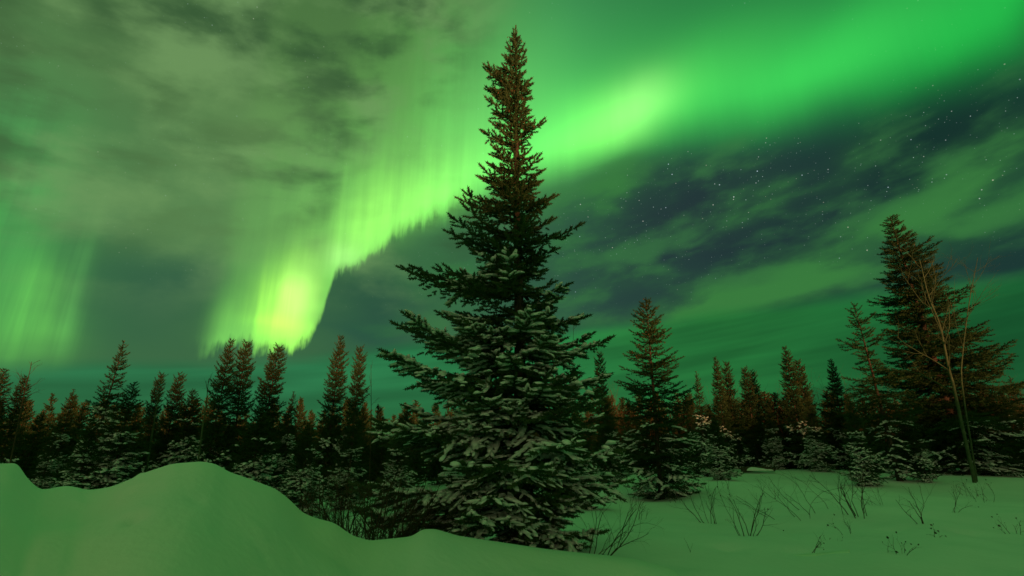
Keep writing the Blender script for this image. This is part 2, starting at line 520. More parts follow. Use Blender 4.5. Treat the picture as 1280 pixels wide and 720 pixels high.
def blob_template(nu, nv, seed, flat=0.35):
    rg = np.random.default_rng(seed)
    vs = [[0, 0, -0.25 * flat]]
    for j in range(nv):
        ph = -0.35 + (j + 0.5) / nv * (np.pi / 2 + 0.35) * 0.9
        for i in range(nu):
            th = 2 * np.pi * (i + 0.5 * (j % 2)) / nu
            r = math.cos(ph) * rg.uniform(0.78, 1.15)
            vs.append([r * math.cos(th), r * math.sin(th), math.sin(ph) * rg.uniform(0.8, 1.15)])
    vs.append([0, 0, 1.0])
    fs = []
    for i in range(nu):
        fs.append([0, 1 + (i + 1) % nu, 1 + i])
        for j in range(nv - 1):
            a, b = 1 + j * nu + i, 1 + j * nu + (i + 1) % nu
            fs += [[a, b, b + nu], [a, b + nu, a + nu]]
        a, b = 1 + (nv - 1) * nu + i, 1 + (nv - 1) * nu + (i + 1) % nu
        fs.append([a, b, len(vs) - 1])
    return np.array(vs), np.array(fs)


SNOW_BLOBS = [blob_template(7, 3, s) for s in range(5)]
SNOW_SMALL = [blob_template(5, 2, s + 20) for s in range(4)]
CONE_T = (np.array([[0, 0, 0], [0.4, 0.16, 0], [0.4, -0.08, 0.14], [0.4, -0.08, -0.14], [1, 0, 0]]),
          np.array([[0, 1, 2], [0, 2, 3], [0, 3, 1], [4, 2, 1], [4, 3, 2], [4, 1, 3]]))


# ------------------------------------------------------------------ ground
def hnoise(x, y, seed=0, octs=3, base=1.0):
    """smooth sum of sines, used for the lie of the snow"""
    rg = np.random.default_rng(seed)
    z = 0
    for o in range(octs):
        for _ in range(4):
            a = rg.uniform(0, 2 * np.pi)
            k = base * 2 ** o * rg.uniform(0.7, 1.3)
            z = z + np.sin((x * np.cos(a) + y * np.sin(a)) * k + rg.uniform(0, 6.28)) * 0.25 / 2 ** (o * 1.1)
    return z


def sstep(x, a, b):
    t = np.clip((x - a) / (b - a), 0, 1)
    return t * t * (3 - 2 * t)


def ground_z(x, y):
    x, y = np.asarray(x, float), np.asarray(y, float)
    z = 0.28 * sstep(y, 3, 9) * sstep(x, -6, 1) + 0.55 * sstep(y, 12, 34) * sstep(x, 0, 14)
    z = z + (0.15 * hnoise(x, y, 3, 3, 0.6) + 0.03 * hnoise(x, y, 4, 2, 3.4)) * sstep(y, 4, 8)
    z = z + (26.1 + 0.7 * hnoise(x, y * 0, 9, 3, 0.12)) * sstep(-y, 60, 150)          # unseen rise added behind the camera to keep the sun off the lower trees
    return z


def grid_axis(lo, hi, near, far, centre):
    out = [centre]
    s = near
    while out[-1] < hi:
        s = near + (far - near) * min(1, abs(out[-1] - centre) / 90) ** 2
        out.append(out[-1] + s)
    neg = [centre]
    while neg[-1] > lo:
        s = near + (far - near) * min(1, abs(neg[-1] - centre) / 90) ** 2
        neg.append(neg[-1] - s)
    return np.array(neg[:0:-1] + out)


gx = grid_axis(-700, 700, 0.10, 22, 3)
gy = grid_axis(-280, 900, 0.10, 22, 9)
GX, GY = np.meshgrid(gx, gy, indexing='ij')
GZ = ground_z(GX, GY)
# hollows where stems and trunks stand, and small drifts behind them
wrg = np.random.default_rng(8)
for wx, wy, wd, wr in [(0.12, 8.7, 0.10, 1.0), (5.29, 19.5, 0.12, 1.1), (3.5, 9.2, 0.07, 0.28), (4.6, 9.0, 0.08, 0.3), (7.6, 11.2, 0.06, 0.3), (9.0, 11.0, 0.06, 0.25)]:
    GZ = GZ - wd * np.exp(-((GX - wx) ** 2 + (GY - wy) ** 2) / wr ** 2)
for _ in range(46):
    wx, wy = wrg.uniform(1.5, 17), wrg.uniform(7, 24)
    wr, wa, th = wrg.uniform(0.12, 0.7), wrg.uniform(-0.05, 0.05), wrg.uniform(-0.5, 0.5)
    dx_, dy_ = (GX - wx) * math.cos(th) + (GY - wy) * math.sin(th), (GY - wy) * math.cos(th) - (GX - wx) * math.sin(th)
    GZ = GZ + wa * (0.5 + wr) * np.exp(-((dx_ / (1.9 * wr)) ** 2 + (dy_ / wr) ** 2))
mb = MB()
nx, ny = GX.shape
ii = (np.arange(nx - 1)[:, None] * ny + np.arange(ny - 1)[None, :]).ravel()
mb.add(np.stack([GX, GY, GZ], -1).reshape(-1, 3), np.vstack([np.stack([ii, ii + ny, ii + ny + 1], -1), np.stack([ii, ii + ny + 1, ii + 1], -1)]))
g = link('snow_field', mb.mesh('snow_field', [MAT_SNOW], True))
g['kind'] = 'structure'

# the ploughed bank in front: a rounded ridge with its own height and depth along its length
bank_px = [(-260, 560, 4.7), (-60, 575, 4.6), (0, 578, 4.6), (22, 580, 4.6), (36, 598, 4.7), (52, 612, 4.8), (68, 607, 4.8), (88, 604, 4.7),
           (110, 610, 4.7), (140, 605, 4.6), (180, 586, 4.5), (215, 577, 4.5), (252, 577, 4.5), (270, 582, 4.6), (286, 593, 4.7),
           (320, 604, 4.9), (345, 612, 5.0), (362, 625, 5.1), (378, 642, 5.2), (395, 649, 5.3), (418, 655, 5.4), (440, 672, 5.5), (462, 679, 5.6),
           (490, 676, 5.7), (515, 673, 5.7), (528, 663, 5.8), (545, 663, 5.8), (572, 672, 5.9), (620, 680, 6.1), (680, 690, 6.3), (720, 695, 6.5),
           (790, 703, 6.8), (830, 716, 7.1), (870, 738, 7.4), (960, 790, 7.6), (1100, 880, 7.8)]
th_, R_, Z_ = [], [], []
for px, py, rr in bank_px:
    d = ray(px, py)
    hor = math.hypot(d[0], d[1])
    th_.append(math.atan2(d[0], d[1]))
    R_.append(rr)
    Z_.append(1.7 + rr * d[2] / hor)
th_, R_, Z_ = map(np.array, (th_, R_, Z_))
TH = np.linspace(th_[0], th_[-1], 520)
Rr = np.interp(TH, th_, R_)
kr = np.exp(-0.5 * (np.arange(-50, 51) / 20.0) ** 2)
Rr = np.convolve(np.pad(Rr, 50, mode='edge'), kr / kr.sum(), 'valid')
Zr = np.interp(TH, th_, (Z_ - 1.7) / R_) * Rr + 1.7
ker = np.exp(-0.5 * (np.arange(-6, 7) / 1.9) ** 2)
Zr = np.convolve(np.pad(Zr, 6, mode='edge'), ker / ker.sum(), 'valid')
kb = np.exp(-0.5 * (np.arange(-60, 61) / 26.0) ** 2)
Zs = np.convolve(np.pad(Zr, 60, mode='edge'), kb / kb.sum(), 'valid')
ds = np.concatenate([np.linspace(-3.6, -0.6, 56), np.linspace(-0.56, 0.9, 42), np.linspace(1.0, 2.4, 14)])
T2, S2 = np.meshgrid(TH, ds, indexing='ij')
RR = Rr[:, None] + S2
X2, Y2 = RR * np.sin(T2), RR * np.cos(T2)
prof = np.where(S2 < 0, 1 - 0.78 * (np.abs(S2) / 3.2) ** 1.25 - 0.25 * np.clip((-S2 - 2.2) / 1.4, 0, 1) ** 2, np.clip(1 - (S2 / 1.9) ** 2, -0.4, 1))
wgt = np.exp(-(S2 / np.where(S2 < 0, 1.0, 1.6)) ** 2)
Zb = (Zr[:, None] * wgt + np.minimum(Zs, Zr + 0.06)[:, None] * (1 - wgt)) * prof
Zb = Zb + (0.055 * hnoise(X2, Y2, 5, 3, 2.0) + 0.010 * hnoise(X2, Y2, 15, 2, 9.0)) * sstep(-S2, 0.1, 0.8)


def lump(px, py, rr, amp, rad, asp=1.0):
    """a dint (amp < 0) or lump on the bank"""
    global Zb
    d = ray(px, py)
    t = rr / math.hypot(d[0], d[1])
    Zb = Zb + amp * np.exp(-((X2 - d[0] * t) ** 2 + ((Y2 - d[1] * t) / asp) ** 2) / rad ** 2)


lump(166, 656, 3.75, -0.05, 0.055)
lump(244, 632, 3.95, -0.022, 0.06)
lump(366, 692, 4.2, -0.02, 0.06)
lr = random.Random(4)
for _ in range(30):
    lump(lr.uniform(-40, 640), lr.uniform(625, 720), lr.uniform(3.2, 5.2), lr.choice((-0.022, 0.016, 0.02, -0.014)), lr.uniform(0.035, 0.11))
lump(330, 640, 4.5, 0.05, 0.35)
lump(120, 640, 4.3, -0.06, 0.4)
lump(60, 640, 4.2, -0.05, 0.3)
gz2 = ground_z(X2, Y2)
Zb = np.maximum(Zb, gz2 - 0.12)
Zb[:, 0] = gz2[:, 0] - 0.2
Zb[:, -1] = gz2[:, -1] - 0.2
Zb[-1, :] = gz2[-1, :] - 0.2
Zb[0, :] = gz2[0, :] - 0.2
mb = MB()
nx, ny = X2.shape
ii = (np.arange(nx - 1)[:, None] * ny + np.arange(ny - 1)[None, :]).ravel()
mb.add(np.stack([X2, Y2, Zb], -1).reshape(-1, 3), np.vstack([np.stack([ii, ii + ny + 1, ii + ny], -1), np.stack([ii, ii + 1, ii + ny + 1], -1)]))
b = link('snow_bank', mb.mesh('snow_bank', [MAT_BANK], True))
b['kind'] = 'structure'


# ------------------------------------------------------------------ spruces
def spruce(seed, H, width, z0=0.25, whorl=0.30, nb=6, twig_gap=0.085, shoot=0.13, tmpl=SHOOT_FINE, snow=None, cones=0.0,
           needle=None, trunk_r=None, ragged=0.2, droop=0.42, snow_size=1.0, fill=1.0, extra=(), rise=0.85, lumps=()):
    """trunk, crown and bough snow of one spruce, standing at the origin.
    width(t, az) = branch length in metres at height fraction t towards azimuth az; snow(t) = share of twigs that carry snow"""
    rg = np.random.default_rng(seed)
    needle = needle or MAT_NEEDLE
    trunk_r = trunk_r or H * 0.013
    tr = MB()
    zs = np.linspace(-0.3, H * 0.985, 26)
    wob = np.cumsum(rg.normal(0, 0.006 * H / 8, (26, 2)), 0)
    wob -= wob[2]
    tp = np.column_stack([wob, zs])
    tr.tube(tp, np.maximum(trunk_r * (1 - np.clip(zs, 0, H) / H) ** 0.85, 0.006) * (1 + 0.35 * np.exp(-np.clip(zs, 0, 9) / 0.25)), 9)
    cr = MB()
    sn_p, sn_a, sn_s = [], [], []
    ss = shoot / 0.155
    P, AX, UP, SC = [], [], [], []
    CP, CA, CS = [], [], []
    z = z0
    k = 0
    UPV = np.array([0, 0, 1.0])
    while z < H * 0.992:
        t = z / H
        n = max(3, int(round(nb * (1.0 if t < 0.8 else 0.8))))
        todo = [(None, None, None)] * n + [e for e in extra if z <= e[0] * H < z + whorl]
        for q, (ez, eaz, eL) in enumerate(todo):
            az = 2 * np.pi * (q + 0.5 * (k % 2)) / n + rg.uniform(-0.35, 0.35)
            zb = z + rg.uniform(-0.5, 0.5) * whorl
            tt = np.clip(zb / H, 0, 1)
            L = width(tt, az) * (1 + rg.normal(0, ragged))
            if ez is not None:
                az, zb, L = eaz, ez * H, eL
                tt = ez
            if L < 0.05:
                continue
            L *= 1 + 0.5 * ragged * (math.sin(2 * az + 9 * zb / H * 3 + seed) + math.sin(3 * az - 14 * zb / H * 2 + 2 * seed))
            L = max(L, 0.06)
            sf = float(np.clip(0.4 + L / (3 * shoot), 0.5, 1))
            a0 = -droop + rise * tt ** 1.5 + rg.normal(0, 0.09)        # slope at the stem
            a1 = 0.34 * (1 - tt) + 0.25 * tt                           # tips turn up
            hd = np.array([math.cos(az), math.sin(az), 0])
            hp = np.array([-math.sin(az), math.cos(az), 0])
            ns = 8
            s = np.linspace(0, 1, ns)
            base = np.array([np.interp(zb, zs, tp[:, 0]), np.interp(zb, zs, tp[:, 1]), zb])
            sw = rg.normal(0, 0.10)
            rhor = L / math.sqrt(1 + (a0 + a1) ** 2)
            pts = base + hd * (rhor * s)[:, None] + hp * (rhor * sw * s ** 2)[:, None] + UPV * (rhor * (a0 * s + a1 * s ** 2.2))[:, None]
            pts[:, 2] = np.maximum(pts[:, 2], 0.05 + 0.02 * rg.random())
            cr.tube(pts, (0.004 + 0.010 * L * (1 - s)) * min(1.0, 0.5 + L / 2), 4, 1)
            tan = np.gradient(pts, axis=0)
            tan /= np.linalg.norm(tan, axis=1)[:, None]
            m = max(2, int(L / twig_gap))
            snow_here = (snow(tt) if snow else -1.0) * rg.uniform(0.6, 1.3)
            if snow_here < 0.02:
                snow_here = -9.0
            for j in range(m):
                sj = 0.10 + 0.90 * (j + rg.uniform(0, 0.6)) / m
                if sj > 1:
                    sj = 1.0
                f = sj * (ns - 1)
                i0 = min(int(f), ns - 2)
                p = pts[i0] + (pts[i0 + 1] - pts[i0]) * (f - i0)
                ta = tan[i0]
                side = np.cross(UPV, ta)
                side /= np.linalg.norm(side) + 1e-9
                sg = 1 if j % 2 else -1
                ang = rg.uniform(0.65, 1.15)
                tl = (min(0.50 * L * (1.05 - sj), 0.20 * L + 0.16) + shoot * 0.7) * rg.uniform(0.7, 1.2)
                tl *= fill
                td = ta * math.cos(ang) + side * (sg * math.sin(ang)) + UPV * rg.normal(-0.12, 0.14)
                td /= np.linalg.norm(td)
                ks = max(1, int(tl / (shoot * 0.55)))
                cl = math.sin(3.9 * p[0] / ss + seed) * math.sin(3.3 * p[1] / ss + 2) + 0.8 * math.sin(4.7 * p[2] / ss + 2.0 * p[0] / ss)
                snowy = cl + rg.normal(0, 0.35) > 0.9 - 1.7 * snow_here
                ends = np.linspace(0, max(tl - shoot * 0.8, 0), ks)
                if snowy:
                    w_ = snow_size * rg.uniform(0.6, 1.2)
                    sn_p.append(p + td * tl * 0.45 + UPV * (shoot * 0.13))
                    sn_a.append(td + rg.normal(0, 0.06, 3))
                    sn_s.append([tl * rg.uniform(0.4, 0.62), 0.058 * w_, 0.032 * w_])
                for e_i, e in enumerate(ends):
                    pp = p + td * e + UPV * (-0.10 * e * e / max(tl, 0.1))
                    s2 = (1 if (e_i + j) % 2 else -1)
                    sd2 = np.cross(UPV, td) * s2
                    fan = rg.uniform(0.35, 0.8) if e_i < ks - 1 else 0.1
                    a_ = td * math.cos(fan) + sd2 * math.sin(fan) + rg.normal(0, 0.16, 3) + UPV * (0.30 * tt)
                    P.append(pp)
                    AX.append(a_)
                    SC.append(shoot * sf * rg.uniform(0.75, 1.25))
                    if snowy and rg.random() < 0.8:
                        w_ = snow_size * rg.uniform(0.5, 1.2)
                        sn_p.append(pp + a_ * shoot * 0.45 + UPV * (shoot * 0.13 + 0.01))
                        sn_a.append(a_ + rg.normal(0, 0.1, 3))
                        sn_s.append([shoot * rg.uniform(0.42, 0.75), 0.034 * w_, 0.022 * w_])
                    if cones and rg.random() < cones * np.clip((tt - 0.55) / 0.3, 0, 1):
                        CP.append(pp + a_ * shoot * 0.6)
                        CA.append(np.array([rg.normal(0, 0.35), rg.normal(0, 0.35), -1.0]))
                        CS.append(rg.uniform(0.045, 0.075) * max(1.0, shoot / 0.13))
            # the leading shoots of the bough
            lead = max(1, int(L / shoot / 0.8))
            for j in range(lead):
                f = (j + 0.6) / lead * (ns - 1)
                i0 = min(int(f), ns - 2)
                P.append(pts[i0] + (pts[i0 + 1] - pts[i0]) * (f - i0))
                AX.append(tan[i0] + rg.normal(0, 0.25, 3) + UPV * 0.2)
                SC.append(shoot * sf * rg.uniform(0.8, 1.2))
            P.append(pts[-1])
            AX.append(tan[-1])
            SC.append(shoot * sf * 1.2)
        z += whorl * rg.uniform(0.8, 1.2) * (1.0 if t < 0.75 else 0.75)
        k += 1
    # leader
    for j in range(12):
        zb = H - shoot * (2.6 - 0.17 * j)
        P.append([tp[-1, 0], tp[-1, 1], zb])
        a = 2.4 * j
        AX.append([0.55 * math.cos(a), 0.55 * math.sin(a), 1.0])
        SC.append(shoot * (0.75 - 0.03 * j))
    P.append([tp[-1, 0], tp[-1, 1], H - shoot * 0.8])
    AX.append([0.05, 0, 1.0])
    SC.append(shoot * 0.8)
    P, AX, SC = np.array(P), np.array(AX, float), np.array(SC)
    upr = rg.normal(0, 1, (len(P), 3))
    cr.scatter(*tmpl, P, AX, upr, SC, 0)
    if CP:
        cr.scatter(*CONE_T, CP, CA, rg.normal(0, 1, (len(CP), 3)), CS, 2)
    meshes = [tr.mesh('trunk', [MAT_BARK], True), cr.mesh('crown', [needle, MAT_BARK, MAT_CONE])]
    for (lx_, ly_, lz_, lr_) in lumps:
        sn_p.append(np.array([lx_, ly_, lz_]))
        sn_a.append(np.array([1.0, rg.normal(0, 0.3), rg.normal(-0.1, 0.1)]))
        sn_s.append([lr_ * 1.3, lr_, lr_ * 0.7])
    if sn_p:
        sb = MB()
        sn_p, sn_a, sn_s = np.array(sn_p), np.array(sn_a), np.array(sn_s)
        which = rg.integers(0, 5, len(sn_p))
        bank_ = SNOW_BLOBS if snow_size > 0.9 and tmpl is SHOOT_FINE else SNOW_SMALL
        for w in range(len(bank_)):
            sel = (which % len(bank_)) == w
            upv = np.tile(UPV, (sel.sum(), 1)) + rg.normal(0, 0.15, (sel.sum(), 3))
            sb.scatter(*bank_[w], sn_p[sel], sn_a[sel], upv, sn_s[sel], 0)
        meshes.append(sb.mesh('snow', [MAT_BOUGH_SNOW], True))
    return meshes


PART = ('trunk', 'crown', 'snow')


def plant_tree(kind, meshes, x, y, label, cat='tree', group=None, rz=0.0, s=1.0, sz=None, lean=0.0, lean_az=0.0, z=None):
    root = bpy.data.objects.new(kind, None)
    root.empty_display_size = 0.3
    COL.objects.link(root)
    root.location = (x, y, float(ground_z(x, y)) if z is None else z)
    from mathutils import Matrix
    # lean tips the tree towards lean_az (degrees, 0 = away from camera, 90 = right)
    ax = (math.cos(R(lean_az)), -math.sin(R(lean_az)), 0)
    root.rotation_euler = (Matrix.Rotation(-lean, 3, ax) @ Matrix.Rotation(rz, 3, 'Z')).to_euler()
    root.scale = (s, s, sz or s)
    tag(root, label, cat, group)
    for nm, me in zip(PART, meshes):
        c = link(nm, me, root)
        if nm == 'snow':
            c['kind'] = 'stuff'
    return root


def top_at(px, py, Y):
    """ground position and height of an upright tree whose top the photograph shows at px, py, standing Y metres ahead"""
    d = ray(px, py)
    t = Y / d[1]
    x = d[0] * t
    return x, 1.7 + d[2] * t - float(ground_z(x, Y))


# -- the big spruce in the middle
MY = 8.7
mx, mh = top_at(647, 33, MY)
lp = [(692, 600), (660, 520), (630, 505), (600, 500), (560, 505), (530, 515), (500, 520), (472, 520), (455, 530), (434, 528), (415, 550), (395, 545), (362, 545),
      (345, 555), (300, 572), (272, 575), (255, 590), (232, 590), (215, 606), (190, 620), (165, 614), (150, 613), (120, 618), (95, 622), (70, 636), (50, 642), (33, 646)]
rp = [(692, 715), (660, 728), (630, 732), (600, 735), (575, 745), (555, 750), (530, 745), (500, 738), (470, 725), (455, 715), (432, 712), (410, 700), (394, 698), (365, 692),
      (345, 685), (320, 688), (300, 688), (285, 684), (265, 684), (240, 688), (225, 680), (205, 672), (185, 660), (157, 664), (140, 662), (120, 660), (100, 660), (75, 656), (50, 652), (33, 648)]
LUMPS = []
for px_, py_, r_, dy_ in [(716, 476, 0.10, -0.45), (722, 481, 0.085, -0.5), (727, 486, 0.06, -0.5), (764, 556, 0.075, -0.4), (758, 561, 0.06, -0.4), (507, 474, 0.055, -0.2),
                          (602, 487, 0.07, -0.9), (570, 594, 0.07, -1.4)]:
    x_, h_ = top_at(px_, py_, MY + dy_)
    LUMPS.append((x_ - mx, dy_, h_, r_))
# single boughs that stand out of the outline: tip in the photograph
EXTRA = []
for px_, py_ in [(683, 155), (600, 163), (668, 108), (616, 96), (575, 222), (552, 268), (694, 240), (728, 297), (518, 362), (548, 345), (725, 392), (495, 430), (748, 432),
                 (505, 472), (762, 470), (760, 548), (488, 545), (486, 600), (770, 575), (690, 268), (560, 300), (497, 640), (745, 640)]:
    x_, h_ = top_at(px_, py_, MY)
    xa, _ = top_at(651, py_, MY)
    L_ = abs(x_ - xa)
    low_ = h_ / mh
    EXTRA.append((max(0.03, low_ - (0.10 * L_ / mh if low_ < 0.55 else 0.55 * L_ / mh)), 0.0 if x_ > xa else math.pi, L_ * 1.0))


def side_profile(pts):
    hs, ws = [], []
    for py, px in pts:
        x, h = top_at(px, py, MY)
        cx = 655 - 8 * (692 - py) / 659
        x0, _ = top_at(cx, py, MY)
        hs.append(max(h, 0) / mh)
        ws.append(abs(x - x0))
    o = np.argsort(hs)
    return np.array(hs)[o], np.array(ws)[o]


LH, LW = side_profile(lp)
RH, RW = side_profile(rp)


def main_width(t, az):
    # boughs reach out lower or higher than where they leave the stem
    sh = (0.0 if t > 0.5 else -0.012)
    l = np.interp(t + sh + 0.012, LH, LW)
    r = np.interp(t + sh + 0.012, RH, RW)
    c = math.cos(az)
    m = 0.5 * (l + r)
    return (m + (r - m) * max(c, 0) ** 1.5 + (l - m) * max(-c, 0) ** 1.5) * (1 - 0.23 * math.exp(-((t - 0.55) / 0.22) ** 2))


main = spruce(11, mh, main_width, z0=0.18, whorl=0.24, nb=7, twig_gap=0.082, shoot=0.155, tmpl=SHOOT_FINE, extra=EXTRA, lumps=LUMPS, rise=1.1,
              snow=lambda t: 0.85 * sstep(0.50 - t, 0.0, 0.22), cones=0.30, trunk_r=0.13, ragged=0.21, snow_size=1.08)
plant_tree('spruce', main, mx, MY, 'tallest spruce in the middle with snowy lower boughs and a brown cone-laden top', lean=R(0.3), lean_az=-90)


# -- kinds of spruce used for the rest of the wood
def cone_w(w, pw=0.85, low=0.12):
    return lambda t, az: w * (max(1 - t, 0) ** pw) * min(1.0, 0.35 + t / low * 0.65) + 0.04


KIND = {}


def kind(name, seed, H, w, **kw):
    KIND[name] = (spruce(seed, H, w, **kw), H)


mid = dict(needle=MAT_NEEDLE_FAR, fill=1.15, whorl=0.24, nb=7, twig_gap=0.115, shoot=0.19, tmpl=SHOOT_MID, ragged=0.22, snow_size=2.3)
kind('snowy_a', 21, 6.0, cone_w(1.35), snow=lambda t: 0.60 * sstep(0.64 - t, 0, 0.25), **mid)
kind('snowy_b', 22, 5.0, cone_w(1.30, 0.75), snow=lambda t: 0.68 * sstep(0.72 - t, 0, 0.3), **mid)
kind('slim_a', 23, 7.0, cone_w(1.05, 0.62), snow=lambda t: 0.5 * sstep(0.38 - t, 0, 0.2), cones=0.45, **mid)
kind('slim_b', 24, 7.0, cone_w(0.85, 0.45), snow=lambda t: 0.4 * sstep(0.35 - t, 0, 0.2), cones=0.55, **mid)
kind('slim_c', 25, 7.0, cone_w(0.92, 0.55), snow=lambda t: 0.4 * sstep(0.35 - t, 0, 0.2), cones=0.5, **{**mid, 'ragged': 0.35})
kind('open_a', 26, 7.0, cone_w(1.25, 0.95), snow=lambda t: 0.5 * sstep(0.6 - t, 0, 0.3), cones=0.12, **{**mid, 'ragged': 0.35, 'nb': 5})

# -- the two large trees on the right and the one beside the big spruce, each grown for itself
x, h = top_at(806, 372, 19.5)
t806 = spruce(31, h, lambda t, az: 1.75 * (1 - t) ** 0.72 * min(1, 0.5 + 3 * t) + 0.05, z0=0.2, whorl=0.30, nb=6, twig_gap=0.12, shoot=0.17, tmpl=SHOOT_MID,
              snow=lambda t: 0.55 * sstep(0.42 - t, 0, 0.3), cones=0.35, snow_size=1.7, ragged=0.2, needle=MAT_NEEDLE_FAR)
plant_tree('spruce', t806, x, 19.5, 'bushy dark spruce just right of the tallest spruce, with a rusty brown top', rz=1.0)

x, h = top_at(1112, 268, 27.0)


def big_w(t, az):
    w = 3.9 * (1 - t) ** 0.95 * min(1, 0.4 + 2.6 * t) + 0.12
    return w * (1.0 + 0.24 * math.cos(az))


tbig = spruce(32, h, big_w, z0=0.35, whorl=0.34, nb=7, twig_gap=0.15, shoot=0.24, tmpl=SHOOT_MID,
              snow=lambda t: 0.4 * sstep(0.22 - t, 0, 0.15), cones=0.06, snow_size=2.0, ragged=0.22, trunk_r=0.24, droop=0.36, rise=0.5, needle=MAT_NEEDLE_FAR, fill=1.25)
plant_tree('spruce', tbig, x + 0.7, 27.0, 'broad dark spruce at the right edge, tallest of the right-hand trees', lean=R(3.0), lean_az=-90)

x, h = top_at(1066, 379, 24.0)
tsp = spruce(33, h, lambda t, az: (1.5 * (1 - t) ** 0.7 * min(1, 0.3 + 2 * t) + 0.06), z0=0.4, whorl=0.40, nb=5, twig_gap=0.13, shoot=0.2, tmpl=SHOOT_MID, needle=MAT_NEEDLE_FAR, fill=1.2,
             snow=lambda t: 0.35 * sstep(0.34 - t, 0, 0.2), snow_size=1.8, ragged=0.35)
plant_tree('spruce', tsp, x + 0.4, 24.0, 'thin spruce with sparse open boughs, standing against the broad dark spruce', lean=R(2.5), lean_az=-90)

# -- trees one can tell apart, by the top the photograph shows: px, py, metres ahead, kind, width factor, lean, label
NAMED = [
    (6, 462, 23, 'slim_a', 1.3, 0, 'dark spruce cut by the left edge of the picture'),
    (33, 470, 22, 'slim_c', 1.0, 1, 'slim spruce second from the left edge, beside a bare thin stem'),
    (93, 486, 24, 'open_a', 0.9, 0, 'short dark spruce with a pointed top between taller trees at far left'),
    (155, 426, 20, 'open_a', 0.85, 2, 'tall open spruce leaning right, highest at the left above the notch in the bank'),
    (167, 478, 17, 'snowy_a', 1.05, 0, 'broad snow-dusted spruce right in front of the tall leaning one'),
    (202, 466, 21, 'slim_b', 0.8, 0, 'very thin spruce with a pale bare lower stem'),
    (224, 466, 22, 'slim_c', 1.0, -1, 'slim spruce with a ragged top, just right of the very thin one'),
    (243, 488, 22, 'snowy_b', 0.9, 0, 'small spruce left of the twin rusty tops'),
    (289, 425, 19, 'slim_a', 0.85, 1, 'left one of the twin spruces with rusty tops above the snow mound'),
    (308, 427, 19.6, 'slim_b', 1.0, -2, 'right one of the twin spruces with rusty tops above the snow mound'),
    (349, 431, 21, 'slim_b', 1.15, 2, 'rusty-topped spruce leaning right under the brightest green light'),
    (367, 489, 23, 'open_a', 0.8, 0, 'small spruce between the leaning rusty top and the feathery brown one'),
    (427, 421, 22, 'slim_a', 0.9, 1, 'feathery brown-topped spruce, wider than the rusty one at its right'),
    (451, 433, 22, 'slim_b', 0.8, 0, 'narrow rusty-topped spruce with a bare thin stem to its right'),
    (328, 510, 14.5, 'snowy_b', 1.1, 0, 'low snow-laden spruce behind the right slope of the snow mound'),
    (388, 528, 14.0, 'snowy_b', 0.95, 0, 'snow-laden young spruce with white-flecked boughs left of the willow shrub'),
    (118, 520, 16.5, 'snowy_a', 0.95, 0, 'snow-dusted spruce above the small hump of the bank'),
    (72, 530, 17.5, 'open_a', 1.0, 0, 'dark low spruce above the notch in the bank'),
    (445, 505, 16.5, 'open_a', 1.1, 0, 'shaded spruce standing over the willow shrub'),
    (500, 520, 17.5, 'snowy_a', 1.0, 0, 'shaded spruce half hidden by the left boughs of the tallest spruce'),
    (749, 440, 23, 'slim_b', 0.8, 0, 'narrow rusty-topped spruce at the right shoulder of the tallest spruce'),
    (862, 490, 30, 'slim_c', 1.0, 0, 'small dark spruce just right of the bushy rusty-topped one'),
    (870, 464, 28, 'open_a', 0.7, 0, 'dark green spike of spruce with short even boughs'),
    (894, 447, 31, 'slim_a', 0.8, 0, 'left one of a close pair of slim rusty spruces behind the snow-flecked young spruce'),
    (907, 452, 32, 'slim_b', 0.9, 0, 'right one of a close pair of slim rusty spruces behind the snow-flecked young spruce'),
    (892, 522, 25, 'snowy_b', 0.95, 0, 'snow-flecked young spruce standing at the edge of the clearing'),
    (931, 459, 33, 'slim_b', 1.1, 0, 'columnar dark spruce in the middle of the clearing edge, blunt top'),
    (939, 463, 34, 'slim_c', 0.9, 0, 'columnar spruce tucked right behind the blunt-topped one'),
    (981, 434, 31, 'slim_a', 1.0, 0, 'tallest rusty-topped spruce at the far side of the clearing'),
    (997, 450, 32, 'slim_b', 1.0, 0, 'brown-topped spruce touching the right side of the tall rusty one'),
    (1038, 450, 33, 'slim_a', 1.0, 0, 'dark red-brown spruce left of the thin open one'),
    (1010, 500, 29, 'snowy_a', 0.9, 0, 'snow-dusted spruce below the brown-topped pair at the clearing'),
    (960, 505, 32, 'snowy_a', 0.8, 0, 'dark bushy spruce low between two columnar spruces'),
    (1062, 500, 23, 'snowy_a', 0.9, 0, 'snow-dusted low spruce at the foot of the thin open one'),
    (1142, 530, 23.5, 'snowy_b', 0.8, 0, 'small snowy spruce at the foot of the broad dark spruce'),
    (1262, 470, 31, 'open_a', 0.9, 0, 'dark spruce behind the right boughs of the broad one, at the right edge'),
    (720, 515, 16, 'snowy_b', 1.0, 0, 'snowy spruce half hidden behind the right side of the tallest spruce'),
    (760, 500, 26, 'snowy_a', 0.9, 0, 'dark spruce in the gap between the tallest spruce and the bushy rusty-topped one'),
    (835, 545, 24, 'snowy_b', 0.7, 0, 'low snowy spruce at the right foot of the bushy rusty-topped one'),
]
rnd = random.Random(5)
for px, py, Y, kd, wf, lean, label in NAMED:
    ms, H0 = KIND[kd]
    x, h = top_at(px, py, Y)
    s = h / H0
    off = math.tan(R(lean)) * h
    plant_tree('spruce', ms, x - off, Y, label, rz=rnd.uniform(0, 6.28), s=s * wf * (0.74 if 'slim' in kd else 1.0), sz=s, lean=R(lean), lean_az=90)

